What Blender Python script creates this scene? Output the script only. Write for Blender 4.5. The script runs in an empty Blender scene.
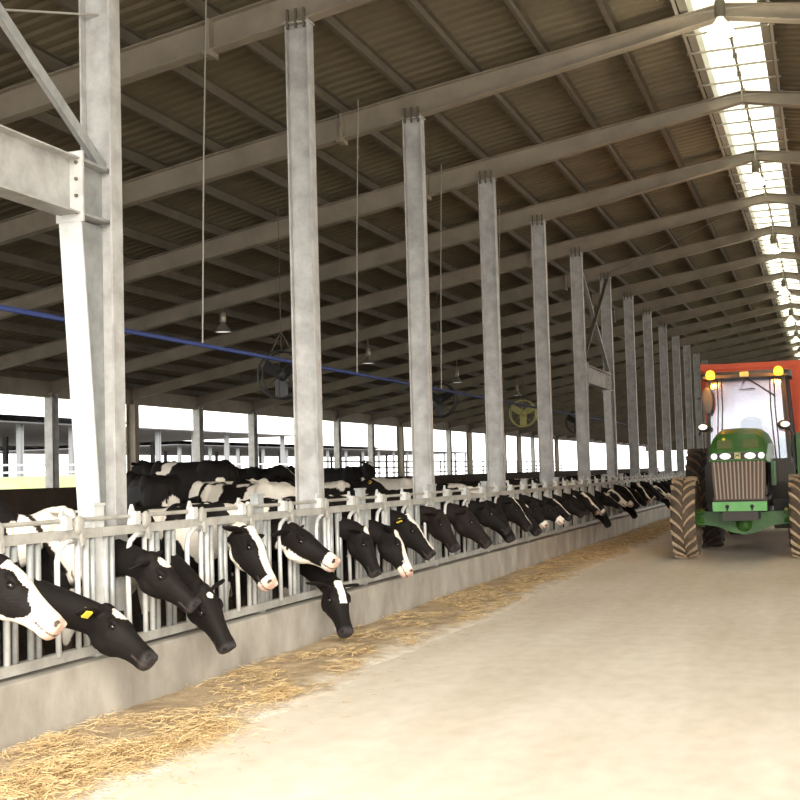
import bpy, math, random
import numpy as np
from mathutils import Vector, Matrix, noise
random.seed(7)
scene = bpy.context.scene
COL = scene.collection
V = Vector
ORD = 'first second third fourth fifth sixth seventh eighth ninth tenth eleventh twelfth thirteenth fourteenth fifteenth sixteenth seventeenth eighteenth nineteenth twentieth'.split()
TENS = {20: 'twenty', 30: 'thirty'}
def ordw(n):
    if n < 20: return ORD[n]
    t = (n + 1) // 10 * 10; r = (n + 1) % 10
    return {20: 'twentieth', 30: 'thirtieth'}[t] if r == 0 else TENS[t] + '-' + ORD[r - 1]

# ------------------------------------------------------------------ measures of the barn (metres)
CAM_H = 1.70
BAY = 4.148; Y0 = 8.684            # frame n stands at Y0 + n*BAY
XC = -5.437; ZC = 6.834            # inner columns and the underside of the rafter above them
XR = -1.0436; ZR = 7.664           # ridge
SL = (ZR - ZC) / (XR - XC)
XF = -5.037                        # alley face of the feed curb
XO = -19.63                        # outer columns
SKEW = -0.70
RD = 0.36                          # rafter depth
NF = 34
YA, YB = -2.0, Y0 + NF * BAY + 2
XE = 18.5
def FY(n): return Y0 + n * BAY
def zb(x): return ZR - SL * abs(x - XR)          # rafter underside
def dep(x): return .19 + .17 * min(1, abs(x - XR) / 4.4) - .08 * max(0, min(1, (abs(x - XR) - 8) / 10))   # rafter depth
def zs(x): return zb(x) + dep(x) + 0.20         # roof sheet

# ------------------------------------------------------------------ materials
def mat(name, col, rough=0.6, metal=0.0, noise_amt=0.0, scale=4.0, col2=None, bump=0.0, spec=0.5, emit=None, es=0.0, stretch=None):
    m = bpy.data.materials.new(name); m.use_nodes = True
    nt = m.node_tree; b = nt.nodes['Principled BSDF']
    b.inputs['Roughness'].default_value = rough; b.inputs['Metallic'].default_value = metal
    b.inputs['Specular IOR Level'].default_value = spec
    c = (*col, 1)
    b.inputs['Base Color'].default_value = c
    if noise_amt > 0 or col2 or bump:
        tc = nt.nodes.new('ShaderNodeTexCoord'); mp = nt.nodes.new('ShaderNodeMapping')
        geo = nt.nodes.new('ShaderNodeNewGeometry')
        nt.links.new(geo.outputs['Position'], mp.inputs['Vector'])
        if stretch: mp.inputs['Scale'].default_value = stretch
        n = nt.nodes.new('ShaderNodeTexNoise'); n.inputs['Scale'].default_value = scale
        n.inputs['Detail'].default_value = 6; n.inputs['Roughness'].default_value = .62
        nt.links.new(mp.outputs[0], n.inputs['Vector'])
        if col2 is None: col2 = tuple(max(0, x * (1 - noise_amt)) for x in col)
        r = nt.nodes.new('ShaderNodeValToRGB')
        r.color_ramp.elements[0].position = .36; r.color_ramp.elements[1].position = .66
        r.color_ramp.elements[0].color = (*col2, 1); r.color_ramp.elements[1].color = c
        nt.links.new(n.outputs['Fac'], r.inputs[0]); nt.links.new(r.outputs[0], b.inputs['Base Color'])
        if bump:
            bp = nt.nodes.new('ShaderNodeBump'); bp.inputs['Strength'].default_value = bump; bp.inputs['Distance'].default_value = .02
            n2 = nt.nodes.new('ShaderNodeTexNoise'); n2.inputs['Scale'].default_value = scale * 8; n2.inputs['Detail'].default_value = 4
            nt.links.new(mp.outputs[0], n2.inputs['Vector'])
            nt.links.new(n2.outputs['Fac'], bp.inputs['Height']); nt.links.new(bp.outputs[0], b.inputs['Normal'])
    if emit:
        b.inputs['Emission Color'].default_value = (*emit, 1); b.inputs['Emission Strength'].default_value = es
    return m
M = {}
M['galv'] = mat('galvanised_steel', (.47, .465, .45), .5, .1, .3, 4.5, col2=(.32, .31, .295), bump=.2)
M['galv_bright'] = mat('bright_lit_galvanised', (.62, .62, .60), .45, .2, .3, 6, col2=(.46, .46, .44))  # paler galvanised copy; light on bars and haunch flanges is in its colour
M['galv_tube'] = mat('dull_shaded_galvanised', (.40, .41, .40), .45, .3, .3, 6, col2=(.27, .28, .27))  # greyer galvanised copy; on the haunch web it paints in shade
M['rail'] = mat('weathered_rail', (.42, .41, .37), .6, .1, .3, 5, col2=(.30, .285, .25))
M['rafter'] = mat('rafter_steel', (.275, .235, .18), .7, .0, .3, 1.5, col2=(.20, .17, .128))
M['purlin'] = mat('purlin_steel', (.125, .104, .072), .7, 0, .3, 3)
M['sheet'] = mat('roof_sheet', (.155, .128, .08), .75, 0, .25, 1.2, col2=(.12, .098, .06))
M['concrete'] = mat('curb_concrete', (.42, .39, .335), .9, 0, .4, 1.8, col2=(.26, .235, .195), bump=.12, stretch=(1, 1, .7))
M['mud'] = mat('stall_floor', (.085, .06, .04), .9, 0, .4, 2, bump=.4)
M['wallbrown'] = mat('dark_stained_wall', (.075, .05, .032), .95, 0, .4, 1.5, bump=.3)
M['grass'] = mat('meadow_grass', (.30, .36, .14), .9, 0, .4, .8, col2=(.20, .26, .09))
M['black'] = mat('black_paint', (.02, .02, .02), .5)
M['blue'] = mat('blue_pipe', (.02, .035, .13), .6)
M['wire'] = mat('hanger_wire', (.32, .3, .26), .5, .3)
M['green'] = mat('green_paint', (.05, .16, .025), .38, 0, .25, 3, col2=(.03, .10, .015))
M['greenlight'] = mat('light_green_paint', (.16, .46, .14), .5, 0, .2, 5)
M['grille'] = mat('brown_grille', (.12, .085, .06), .6)
M['grillebar'] = mat('grille_bars', (.34, .26, .20), .5)
M['tyre'] = mat('dusty_rubber', (.13, .092, .062), .9, 0, .4, 8)
M['lug'] = mat('dusty_lug', (.50, .38, .25), .95, 0, .35, 10, col2=(.33, .24, .155))
M['tyre_dark'] = mat('dark_rubber', (.05, .04, .033), .9, 0, .4, 8)
M['red'] = mat('red_paint', (.80, .105, .02), .45, 0, .2, 1.2, col2=(.68, .075, .015))
M['cabdark'] = mat('cab_frame', (.035, .028, .022), .5)
M['lamp'] = mat('headlamp_lens', (.9, .9, .88), .15, emit=(1, .97, .9), es=.8)
M['amber'] = mat('amber_beacon', (1, .45, .05), .3, emit=(1, .33, .02), es=3.6)
M['yellow'] = mat('yellow_plastic', (.85, .60, .06), .5)
M['yellowold'] = mat('old_yellow_paint', (.55, .50, .20), .5)
M['glow'] = mat('lamp_glow', (1, .95, .85), .3, emit=(1, .93, .75), es=7)
M['reflector'] = mat('lamp_reflector', (.35, .32, .27), .35, .5)
M['reflector_lit'] = mat('lit_lamp_reflector', (.8, .75, .65), .4, emit=(1, .92, .7), es=.9)
M['eye'] = mat('cow_eye', (.008, .006, .005), .08)
M['white'] = mat('white_paint', (.8, .8, .78), .7)
M['pale'] = mat('pale_steel', (.20, .21, .225), .6)
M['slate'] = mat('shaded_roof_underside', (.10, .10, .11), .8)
M['skyframe'] = mat('skylight_frame', (.30, .28, .23), .6)

def floor_mat():
    m = bpy.data.materials.new('alley_concrete'); m.use_nodes = True
    nt = m.node_tree; b = nt.nodes['Principled BSDF']; b.inputs['Roughness'].default_value = .75
    L = nt.links.new
    geo = nt.nodes.new('ShaderNodeNewGeometry')
    def nz(scale, sc=(1, 1, 1), det=6):
        mp = nt.nodes.new('ShaderNodeMapping'); mp.inputs['Scale'].default_value = sc
        L(geo.outputs['Position'], mp.inputs['Vector'])
        n = nt.nodes.new('ShaderNodeTexNoise'); n.inputs['Scale'].default_value = scale; n.inputs['Detail'].default_value = det
        L(mp.outputs[0], n.inputs['Vector']); return n.outputs['Fac']
    def ramp(f, a, bb, ca, cb):
        r = nt.nodes.new('ShaderNodeValToRGB'); e = r.color_ramp.elements
        e[0].position = a; e[1].position = bb; e[0].color = (*ca, 1); e[1].color = (*cb, 1); L(f, r.inputs[0]); return r.outputs[0]
    base = ramp(nz(.45), .3, .7, (.76, .68, .565), (.84, .77, .66))
    streak = ramp(nz(1.0, (1.6, .16, 1), 8), .42, .62, (.92, .905, .88), (1, 1, 1))
    fine = ramp(nz(7, (1, .6, 1), 8), .3, .7, (.88, .87, .85), (1, 1, 1))
    def mul(a, c):
        x = nt.nodes.new('ShaderNodeMix'); x.data_type = 'RGBA'; x.blend_type = 'MULTIPLY'; x.inputs[0].default_value = 1
        L(a, x.inputs[6]); L(c, x.inputs[7]); return x.outputs[2]
    L(mul(mul(base, streak), fine), b.inputs['Base Color'])
    bp = nt.nodes.new('ShaderNodeBump'); bp.inputs['Strength'].default_value = .15; bp.inputs['Distance'].default_value = .01
    L(nz(30), bp.inputs['Height']); L(bp.outputs[0], b.inputs['Normal'])
    return m
M['floor'] = floor_mat()

def straw_mat(name, dark):
    m = bpy.data.materials.new(name); m.use_nodes = True
    nt = m.node_tree; b = nt.nodes['Principled BSDF']; b.inputs['Roughness'].default_value = .8
    geo = nt.nodes.new('ShaderNodeNewGeometry')
    r = nt.nodes.new('ShaderNodeValToRGB'); e = r.color_ramp.elements
    if dark:
        at = nt.nodes.new('ShaderNodeAttribute'); at.attribute_name = 'fade'
        n = nt.nodes.new('ShaderNodeTexNoise'); n.inputs['Scale'].default_value = 3.2; n.inputs['Detail'].default_value = 8
        n.inputs['Roughness'].default_value = .7
        nt.links.new(geo.outputs['Position'], n.inputs['Vector']); nt.links.new(n.outputs['Fac'], r.inputs[0])
        e[0].position = .38; e[1].position = .66; e[0].color = (.34, .245, .14, 1); e[1].color = (.60, .46, .29, 1)
        bp = nt.nodes.new('ShaderNodeBump'); bp.inputs['Strength'].default_value = .7; bp.inputs['Distance'].default_value = .03
        n2 = nt.nodes.new('ShaderNodeTexNoise'); n2.inputs['Scale'].default_value = 40; n2.inputs['Detail'].default_value = 5
        nt.links.new(geo.outputs['Position'], n2.inputs['Vector']); nt.links.new(n2.outputs['Fac'], bp.inputs['Height'])
        nt.links.new(bp.outputs[0], b.inputs['Normal'])
    else:
        nt.links.new(geo.outputs['Random Per Island'], r.inputs[0])
        e[0].color = (.42, .28, .12, 1); e[1].color = (.80, .61, .33, 1)
    if dark:
        mx = nt.nodes.new('ShaderNodeMix'); mx.data_type = 'RGBA'; mx.inputs[7].default_value = (.79, .715, .60, 1)
        ad = nt.nodes.new('ShaderNodeMath'); ad.operation = 'MULTIPLY_ADD'; ad.inputs[1].default_value = 2.4; ad.use_clamp = True
        n4 = nt.nodes.new('ShaderNodeTexNoise'); n4.inputs['Scale'].default_value = 5; n4.inputs['Detail'].default_value = 7
        sb = nt.nodes.new('ShaderNodeMath'); sb.operation = 'MULTIPLY_ADD'; sb.inputs[1].default_value = 2.2; sb.inputs[2].default_value = -2.55
        nt.links.new(geo.outputs['Position'], n4.inputs['Vector']); nt.links.new(n4.outputs['Fac'], sb.inputs[0])
        nt.links.new(at.outputs['Fac'], ad.inputs[0]); nt.links.new(sb.outputs[0], ad.inputs[2])
        nt.links.new(ad.outputs[0], mx.inputs[0]); nt.links.new(r.outputs[0], mx.inputs[6]); nt.links.new(mx.outputs[2], b.inputs['Base Color'])
    else: nt.links.new(r.outputs[0], b.inputs['Base Color'])
    return m
M['straw'] = straw_mat('straw_stalks', False)
M['strawbed'] = straw_mat('trodden_straw', True)

def skylight_mat():
    m = bpy.data.materials.new('translucent_sheet'); m.use_nodes = True
    nt = m.node_tree; nt.nodes.clear(); L = nt.links.new
    o = nt.nodes.new('ShaderNodeOutputMaterial'); a = nt.nodes.new('ShaderNodeBsdfTranslucent'); t = nt.nodes.new('ShaderNodeBsdfTransparent')
    mx = nt.nodes.new('ShaderNodeMixShader'); mx.inputs[0].default_value = .25
    n = nt.nodes.new('ShaderNodeTexNoise'); n.inputs['Scale'].default_value = 1.5; n.inputs['Detail'].default_value = 6
    g = nt.nodes.new('ShaderNodeNewGeometry'); L(g.outputs['Position'], n.inputs['Vector'])
    r = nt.nodes.new('ShaderNodeValToRGB'); r.color_ramp.elements[0].position = .4; r.color_ramp.elements[1].position = .62
    r.color_ramp.elements[0].color = (.62, .62, .52, 1); r.color_ramp.elements[1].color = (.95, .95, .86, 1)
    L(n.outputs['Fac'], r.inputs[0]); L(r.outputs[0], a.inputs[0])
    t.inputs[0].default_value = (.85, .86, .78, 1)
    L(a.outputs[0], mx.inputs[1]); L(t.outputs[0], mx.inputs[2]); L(mx.outputs[0], o.inputs[0]); return m
M['skylight'] = skylight_mat()
def glass_mat():
    m = bpy.data.materials.new('cab_glass'); m.use_nodes = True
    nt = m.node_tree; nt.nodes.clear(); L = nt.links.new
    o = nt.nodes.new('ShaderNodeOutputMaterial'); t = nt.nodes.new('ShaderNodeBsdfTransparent'); gl = nt.nodes.new('ShaderNodeBsdfGlossy')
    gl.inputs['Roughness'].default_value = .12; gl.inputs['Color'].default_value = (.72, .78, .88, 1); t.inputs[0].default_value = (.9, .93, .95, 1)
    mx = nt.nodes.new('ShaderNodeMixShader'); mx.inputs[0].default_value = .30
    L(t.outputs[0], mx.inputs[1]); L(gl.outputs[0], mx.inputs[2]); L(mx.outputs[0], o.inputs[0]); return m
M['glass'] = glass_mat()
def coat_mat():
    m = bpy.data.materials.new('cow_coat'); m.use_nodes = True
    nt = m.node_tree; b = nt.nodes['Principled BSDF']; b.inputs['Roughness'].default_value = .7
    b.inputs['Specular IOR Level'].default_value = .16
    a = nt.nodes.new('ShaderNodeAttribute'); a.attribute_name = 'coat'
    nt.links.new(a.outputs['Color'], b.inputs['Base Color'])
    n = nt.nodes.new('ShaderNodeTexNoise'); n.inputs['Scale'].default_value = 60; n.inputs['Detail'].default_value = 3
    bp = nt.nodes.new('ShaderNodeBump'); bp.inputs['Strength'].default_value = .35; bp.inputs['Distance'].default_value = .01
    tc = nt.nodes.new('ShaderNodeTexCoord'); mp = nt.nodes.new('ShaderNodeMapping'); mp.inputs['Scale'].default_value = (.5, 1, 1)
    nt.links.new(tc.outputs['Object'], mp.inputs[0]); nt.links.new(mp.outputs[0], n.inputs['Vector'])
    nt.links.new(n.outputs['Fac'], bp.inputs['Height']); nt.links.new(bp.outputs[0], b.inputs['Normal'])
    return m
M['coat'] = coat_mat()

# ------------------------------------------------------------------ mesh building helpers
class MB:
    def __init__(s): s.v = []; s.f = []
    def add(s, vs, fs):
        o = len(s.v); s.v += [tuple(v) for v in vs]; s.f += [tuple(i + o for i in f) for f in fs]
    def obox(s, c, a, b, d):
        c, a, b, d = V(c), V(a), V(b), V(d)
        vs = [c + i * a + j * b + k * d for i in (-1, 1) for j in (-1, 1) for k in (-1, 1)]
        s.add(vs, [(0, 1, 3, 2), (4, 6, 7, 5), (0, 4, 5, 1), (2, 3, 7, 6), (0, 2, 6, 4), (1, 5, 7, 3)])
    def box(s, x0, x1, y0, y1, z0, z1):
        s.obox(((x0 + x1) / 2, (y0 + y1) / 2, (z0 + z1) / 2), ((x1 - x0) / 2, 0, 0), (0, (y1 - y0) / 2, 0), (0, 0, (z1 - z0) / 2))
    def beam(s, p, q, side, w, t):       # rectangular bar from p to q: w along 'side', t across
        p, q = V(p), V(q); d = q - p; sd = V(side); sd = (sd - d * (sd.dot(d) / d.length_squared)).normalized(); u = d.cross(sd).normalized()
        s.obox((p + q) / 2, d / 2, sd * w / 2, u * t / 2)
    def ibeam(s, p, q, dep, depth, fw, t=.014):   # flanges lie at +-depth/2 along 'dep'
        p, q = V(p), V(q); d = (q - p); dv = V(dep); dv = (dv - d * (dv.dot(d) / d.length_squared)).normalized(); sv = d.cross(dv).normalized()
        s.obox((p + q) / 2, d / 2, dv * (depth / 2 - t), sv * t / 2)
        for sg in (-1, 1): s.obox((p + q) / 2 + dv * sg * (depth / 2 - t / 2), d / 2, dv * t / 2, sv * fw / 2)
    def tube(s, pts, r, n=8, cap=True, radii=None):
        pts = [V(p) for p in pts]; m = len(pts); rings = []
        up = None
        for i, p in enumerate(pts):
            t = (pts[min(i + 1, m - 1)] - pts[max(i - 1, 0)]).normalized()
            if up is None:
                up = V((0, 0, 1)) if abs(t.z) < .9 else V((1, 0, 0))
            a = (up - t * up.dot(t)).normalized(); up = a; b = t.cross(a)
            rr = radii[i] if radii else r
            rings.append([p + (a * math.cos(2 * math.pi * k / n) + b * math.sin(2 * math.pi * k / n)) * rr for k in range(n)])
        s.rings(rings, cap)
    def rings(s, rings, cap=True):
        n = len(rings[0]); vs = [p for r in rings for p in r]; fs = []
        for i in range(len(rings) - 1):
            for k in range(n):
                fs.append((i * n + k, i * n + (k + 1) % n, (i + 1) * n + (k + 1) % n, (i + 1) * n + k))
        if cap: fs.append(tuple(range(n))[::-1]); fs.append(tuple((len(rings) - 1) * n + k for k in range(n)))
        s.add(vs, fs)
    def lathe(s, prof, c, axis, n=24, closed=False):     # prof: (radius, along axis)
        axis = V(axis).normalized(); c = V(c); a = axis.orthogonal().normalized(); b = axis.cross(a)
        rings = [[c + axis * h + (a * math.cos(2 * math.pi * k / n) + b * math.sin(2 * math.pi * k / n)) * max(r, 1e-4) for k in range(n)] for r, h in prof]
        if closed: rings.append(rings[0]); s.rings(rings, False)
        else: s.rings(rings, True)
    def ball(s, c, r, n=12, m=8, sc=(1, 1, 1)):
        c = V(c); rings = []
        for i in range(m + 1):
            th = math.pi * i / m
            rings.append([c + V((math.sin(th) * math.cos(2 * math.pi * k / n) * r * sc[0], math.sin(th) * math.sin(2 * math.pi * k / n) * r * sc[1], math.cos(th) * r * sc[2])) for k in range(n)])
        rings[0] = [p + V((1e-4 * math.cos(k), 1e-4 * math.sin(k), 0)) for k, p in enumerate(rings[0])]
        s.rings(rings, True)
    def ellipsoid(s, c, ax, ay, az, n=16, m=10):
        c, ax, ay, az = V(c), V(ax), V(ay), V(az); rings = []
        for i in range(m + 1):
            th = math.pi * min(max(i / m, .02), .98)
            rings.append([c + az * math.cos(th) + (ax * math.cos(2 * math.pi * k / n) + ay * math.sin(2 * math.pi * k / n)) * math.sin(th) for k in range(n)])
        s.rings(rings, True)
    def build(s, name, m, parent=None, smooth=False, loc=None, fix=True):
        me = bpy.data.meshes.new(name); me.from_pydata(s.v, [], s.f)
        if fix:
            import bmesh
            bm = bmesh.new(); bm.from_mesh(me); bmesh.ops.recalc_face_normals(bm, faces=bm.faces); bm.to_mesh(me); bm.free()
        me.materials.append(m)
        if smooth:
            me.shade_smooth()
        o = bpy.data.objects.new(name, me); COL.objects.link(o)
        if parent: o.parent = parent
        if loc: o.location = loc
        return o
def tag(o, label, cat, group=None, kind=None):
    o['label'] = label; o['category'] = cat
    if group: o['group'] = group
    if kind: o['kind'] = kind
    return o
def struct(o, label=None, cat=None):
    o['kind'] = 'structure'
    if label: o['label'] = label
    if cat: o['category'] = cat
    return o
def thing(name, label, cat, loc=(0, 0, 0), group=None, rz=0):
    o = bpy.data.objects.new(name, None); COL.objects.link(o); o.location = loc; o.rotation_euler = (0, 0, rz)
    o.empty_display_size = .2
    return tag(o, label, cat, group, 'thing')
def dup(root, loc, label=None, rz=None):
    r = root.copy(); COL.objects.link(r); r.location = loc
    if rz is not None: r.rotation_euler = (0, 0, rz)
    if label: r['label'] = label
    for ch in list(root.children):
        c = ch.copy(); COL.objects.link(c); c.parent = r
        for g in list(ch.children):
            d = g.copy(); COL.objects.link(d); d.parent = c
    return r

# ================================================================== THE SETTING
b = MB(); b.box(XF, 30, -12, 125, -.2, 0); struct(b.build('floor', M['floor']), 'pale cream concrete floor of the feed alley', 'floor')
b = MB(); b.box(-8.05, XF - .29, -6, YB + 4, -.2, .08); struct(b.build('floor_cow_alley', M['mud']), 'dark muddy floor of the cow alley behind the feed fence', 'floor')
b = MB(); b.box(XO, -8.05, -6, YB + 4, -.2, .42); struct(b.build('floor_bedding_platform', M['mud']), 'raised dark bedding floor across the cow barn', 'floor')
b = MB(); b.box(XO - .12, XO + .12, 18, YB + 4, -.2, 1.60); struct(b.build('wall_left', M['wallbrown']), 'low dark brown outer wall behind the cows', 'wall')
b = MB(); b.box(-260, XO - .12, -60, 420, -.3, -.02); struct(b.build('ground', mat('yard_gravel', (.30, .28, .24), .95, 0, .3, 2)), 'pale gravel yard outside beyond the outer wall', 'ground')
# long grass bank
b = MB()
for i in range(44):
    y = 24 + i * 1.0
    if i < 43: b.add([(-25, y, 0), (-29, y, 2.0 + .15 * noise.noise(V((y * .4, 1, 0)))), (-25, y + 1, 0), (-29, y + 1, 2.0 + .15 * noise.noise(V(((y + 1) * .4, 1, 0)))), (-34, y, 2.05), (-34, y + 1, 2.05)], [(0, 1, 3, 2), (1, 4, 5, 3)])
struct(b.build('ground_grass_bank', M['grass']), 'bright green grass bank outside beyond the low brown wall', 'grass bank')

b = MB(); b.add([(XO - .9, YB, 3.6), (XE, YB, 3.6), (XE, YB, zb(XE)), (XR, YB, ZR + .2), (XO - .9, YB, zb(XO))], [(0, 1, 2, 3, 4)])
struct(b.build('wall_back', mat('gable_sheet', (.12, .10, .07), .8)), 'dark gable sheeting at the far end of the barn', 'wall')
# feed curb
b = MB(); b.box(XF - .30, XF, -6, YB + 4, -.1, .4225)
o = b.build('feed_curb', M['concrete']); tag(o, 'long grey stained concrete curb under the headlock fence', 'curb', kind='thing')
mod = o.modifiers.new('bev', 'BEVEL'); mod.width = .015; mod.segments = 2

# roof sheets (ribs run down the slope)
def sheet(x0, x1, name, label):
    b = MB(); y = YA; per = .25; k = 0; row = []
    prof = [(0, 0), (.10, 0), (.135, .035), (.215, .035)]
    while y < YB:
        for dy, dz in prof: row.append((y + dy, dz))
        y += per
    vs = []; fs = []
    xs = [x0 + (x1 - x0) * j / 12 for j in range(13)]; m = len(xs)
    for (yy, dz) in row: vs += [(xx, yy, zs(xx) + dz) for xx in xs]
    for i in range(len(row) - 1):
        for j in range(m - 1): fs.append((m * i + j, m * i + j + 1, m * i + m + j + 1, m * i + m + j))
    b.add(vs, fs)
    return struct(b.build(name, M['sheet'], fix=False), label, 'roof')
sheet(XO - .9, XR - .47, 'ceiling', 'dark brown ribbed roof sheeting over the cows')
sheet(XR + .47, XE, 'ceiling_right_slope', 'dark ribbed roof sheeting on the far side of the ridge skylight')

# ridge skylight
zsk = zs(XR) + .10
b = MB()
for sx in (-1, 1):
    x = XR + sx * .50
    b.box(x - .055, x + .055, YA, YB, zs(x) - .16, zsk + .02)
    b.box(x + sx * .09 - .02, x + sx * .09 + .02, YA, YB, zs(x) - .21, zs(x) - .17)
sky = struct(b.build('window_1', M['skyframe']), 'long bright translucent ridge skylight with thin crossbars', 'skylight')
b = MB(); b.box(XR - .47, XR + .47, YA, YB, zsk, zsk + .01); b.build('pane', M['skylight'], sky)
k = 0; y = Y0 - 2 * BAY
while y < YB - 1:
    if y > 12 and (y - Y0) / BAY < 17:
        b = MB(); b.beam((XR - .64, y, zs(XR - .64) - .17), (XR + .64, y, zs(XR + .64) - .17), (0, 1, 0), .028, .03)
        o = b.build('crossbar', M['skyframe'], sky)
    y += BAY / 5; k += 1

# purlins
pb = 0
for kx in range(18):
    x = XR - 1.44 - kx * 1.005
    if x < XO - .8: break
    b = MB(); z = zs(x) - .005
    b.box(x - .035, x + .035, YA, YB, z - .19, z - .17); b.box(x - .035, x - .027, YA, YB, z - .19, z); b.box(x - .035, x + .035, YA, YB, z - .012, z - .002)
    o = b.build('roof_purlin', M['purlin'])
    tag(o, ordw(kx) + ' thin brown roof purlin down the cow-side slope from the ridge skylight', 'purlin', 'roof purlins above the cows', 'thing')
for kx in range(4):
    x = XR + 1.44 + kx * 1.005; b = MB(); z = zs(x) - .005
    b.box(x - .035, x + .035, YA, YB, z - .19, z - .17); b.box(x - .035, x - .027, YA, YB, z - .19, z)
    tag(b.build('roof_purlin', M['purlin']), ordw(kx) + ' brown roof purlin beyond the ridge skylight, away from the cows', 'purlin', 'roof purlins beyond the ridge', 'thing')

b = MB(); b.box(XO - .10, XO + .02, YA, YB, 4.04, zs(XO) - .02); b.box(XO - .16, XO + .08, YA, YB, 4.02, 4.05)
tag(b.build('eave_beam', M['rafter']), 'long brown eave beam along the top of the outer columns', 'beam', kind='thing')

# ================================================================== FRAMES
GR = 'sloping steel rafters'
def raft(b, xy, L, fw=.09, t=.014):
    for (w0, lo, hi) in ((.007, 0, 1), (fw, 0, 't'), (fw, 'b', 1)):
        rings = []
        for x, yy in xy:
            z0, z1 = zb(x), zb(x) + dep(x)
            a, c = (z0, z1) if (lo, hi) == (0, 1) else ((z0, z0 + t) if lo == 0 else (z1 - t, z1))
            rings.append([V(L((x, yy - w0, a))), V(L((x, yy + w0, a))), V(L((x, yy + w0, c))), V(L((x, yy - w0, c)))])
        b.rings(rings)
for n in range(-1, NF + 1):
    y = FY(n)
    t = thing('roof_rafter', ordw(n + 1) + ' long sloping beige steel rafter, counting from the camera end', 'rafter', (XR, y, ZR), GR)
    def L(p): return (p[0] - XR, p[1] - y, p[2] - ZR)
    h2 = RD / 2
    b = MB()
    raft(b, [(x, y + (SKEW * (x - XC) / (XO - XC) if x < XC else 0)) for x in (XR, XC, XR - 8, XR - 13, XO - .3)], L)
    b.build('rafter_beam', M['rafter'], t)
    b = MB(); raft(b, [(x, y) for x in (XR, XR + 4.4, XR + 8, XR + 13, XE - .5)], L)
    b.build('rafter_beam', M['rafter'], t)
    if n < 10:
        b = MB(); xx = -6.5; yy = y + SKEW * (xx - XC) / (XO - XC)
        b.obox(L((xx, yy, zb(xx) + h2 - .03)), (.015, 0, 0), (0, .12, 0), (0, 0, h2 + .03)); b.obox(L((xx - .03, yy, zb(xx) - .03)), (.05, 0, 0), (0, .11, 0), (0, 0, .02))
        b.build('splice_plate', M['rafter'], t)
        b = MB()
        for dx in (-.1, 0, .1): b.obox(L((XC + dx, y - .09, ZC + .03)), (.012, 0, .0), (0, .02, 0), (0, 0, .11))
        b.build('bolted_gusset', M['purlin'], t)
    b = MB(); b.obox(L((XR, y, ZR + .095)), (.015, 0, 0), (0, .10, 0), (0, 0, .11)); b.build('ridge_plate', M['rafter'], t)

GC = 'tall steel columns along the feed fence'
def column_mb(top, base, D, Wd, t=.016):
    b = MB(); b.ibeam((0, 0, base), (0, 0, top), (1, 0, 0), D, Wd, t); return b
for n in range(-1, NF + 1):
    y = FY(n)
    if n == 0: lab = 'knee-braced galvanised steel column with a bolted side beam, behind the feed fence'
    elif n == -1: lab = 'galvanised steel column holding the other end of the bolted side beam'
    else: lab = ordw(n - 1) + ' tall grey steel column along the feed fence beyond the knee-braced one'
    t = thing('steel_column', lab, 'column', (XC, y, 0), GC)
    column_mb(ZC + .02, .1, .28, .16).build('shaft', M['galv'], t)
    b = MB(); b.box(-.2, .2, -.16, .16, .08, .11); b.build('base_plate', M['galv'], t)
    b = MB(); b.box(-.16, .16, -.09, .09, ZC - .02, ZC - .003); b.build('cap_plate', M['galv'], t)
GO = 'outer columns on the low brown wall'
for n in range(3, 22):
    y = FY(n) + SKEW
    t = thing('outer_column', ordw(n - 3) + ' steel column on the low brown outer wall, from the camera end', 'column', (XO, y, 0), GO)
    top = zb(XO)
    b = MB(); b.ibeam((0, 0, 1.58), (0, 0, top), (0, 1, 0) if n % 3 else (1, 0, 0), .30, .24); b.build('shaft', M['galv'] if n % 3 else M['rafter'], t)
    b = MB(); b.box(-.18, .18, -.16, .16, top - .02, top + .01); b.build('cap_plate', M['rafter'], t)

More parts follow.
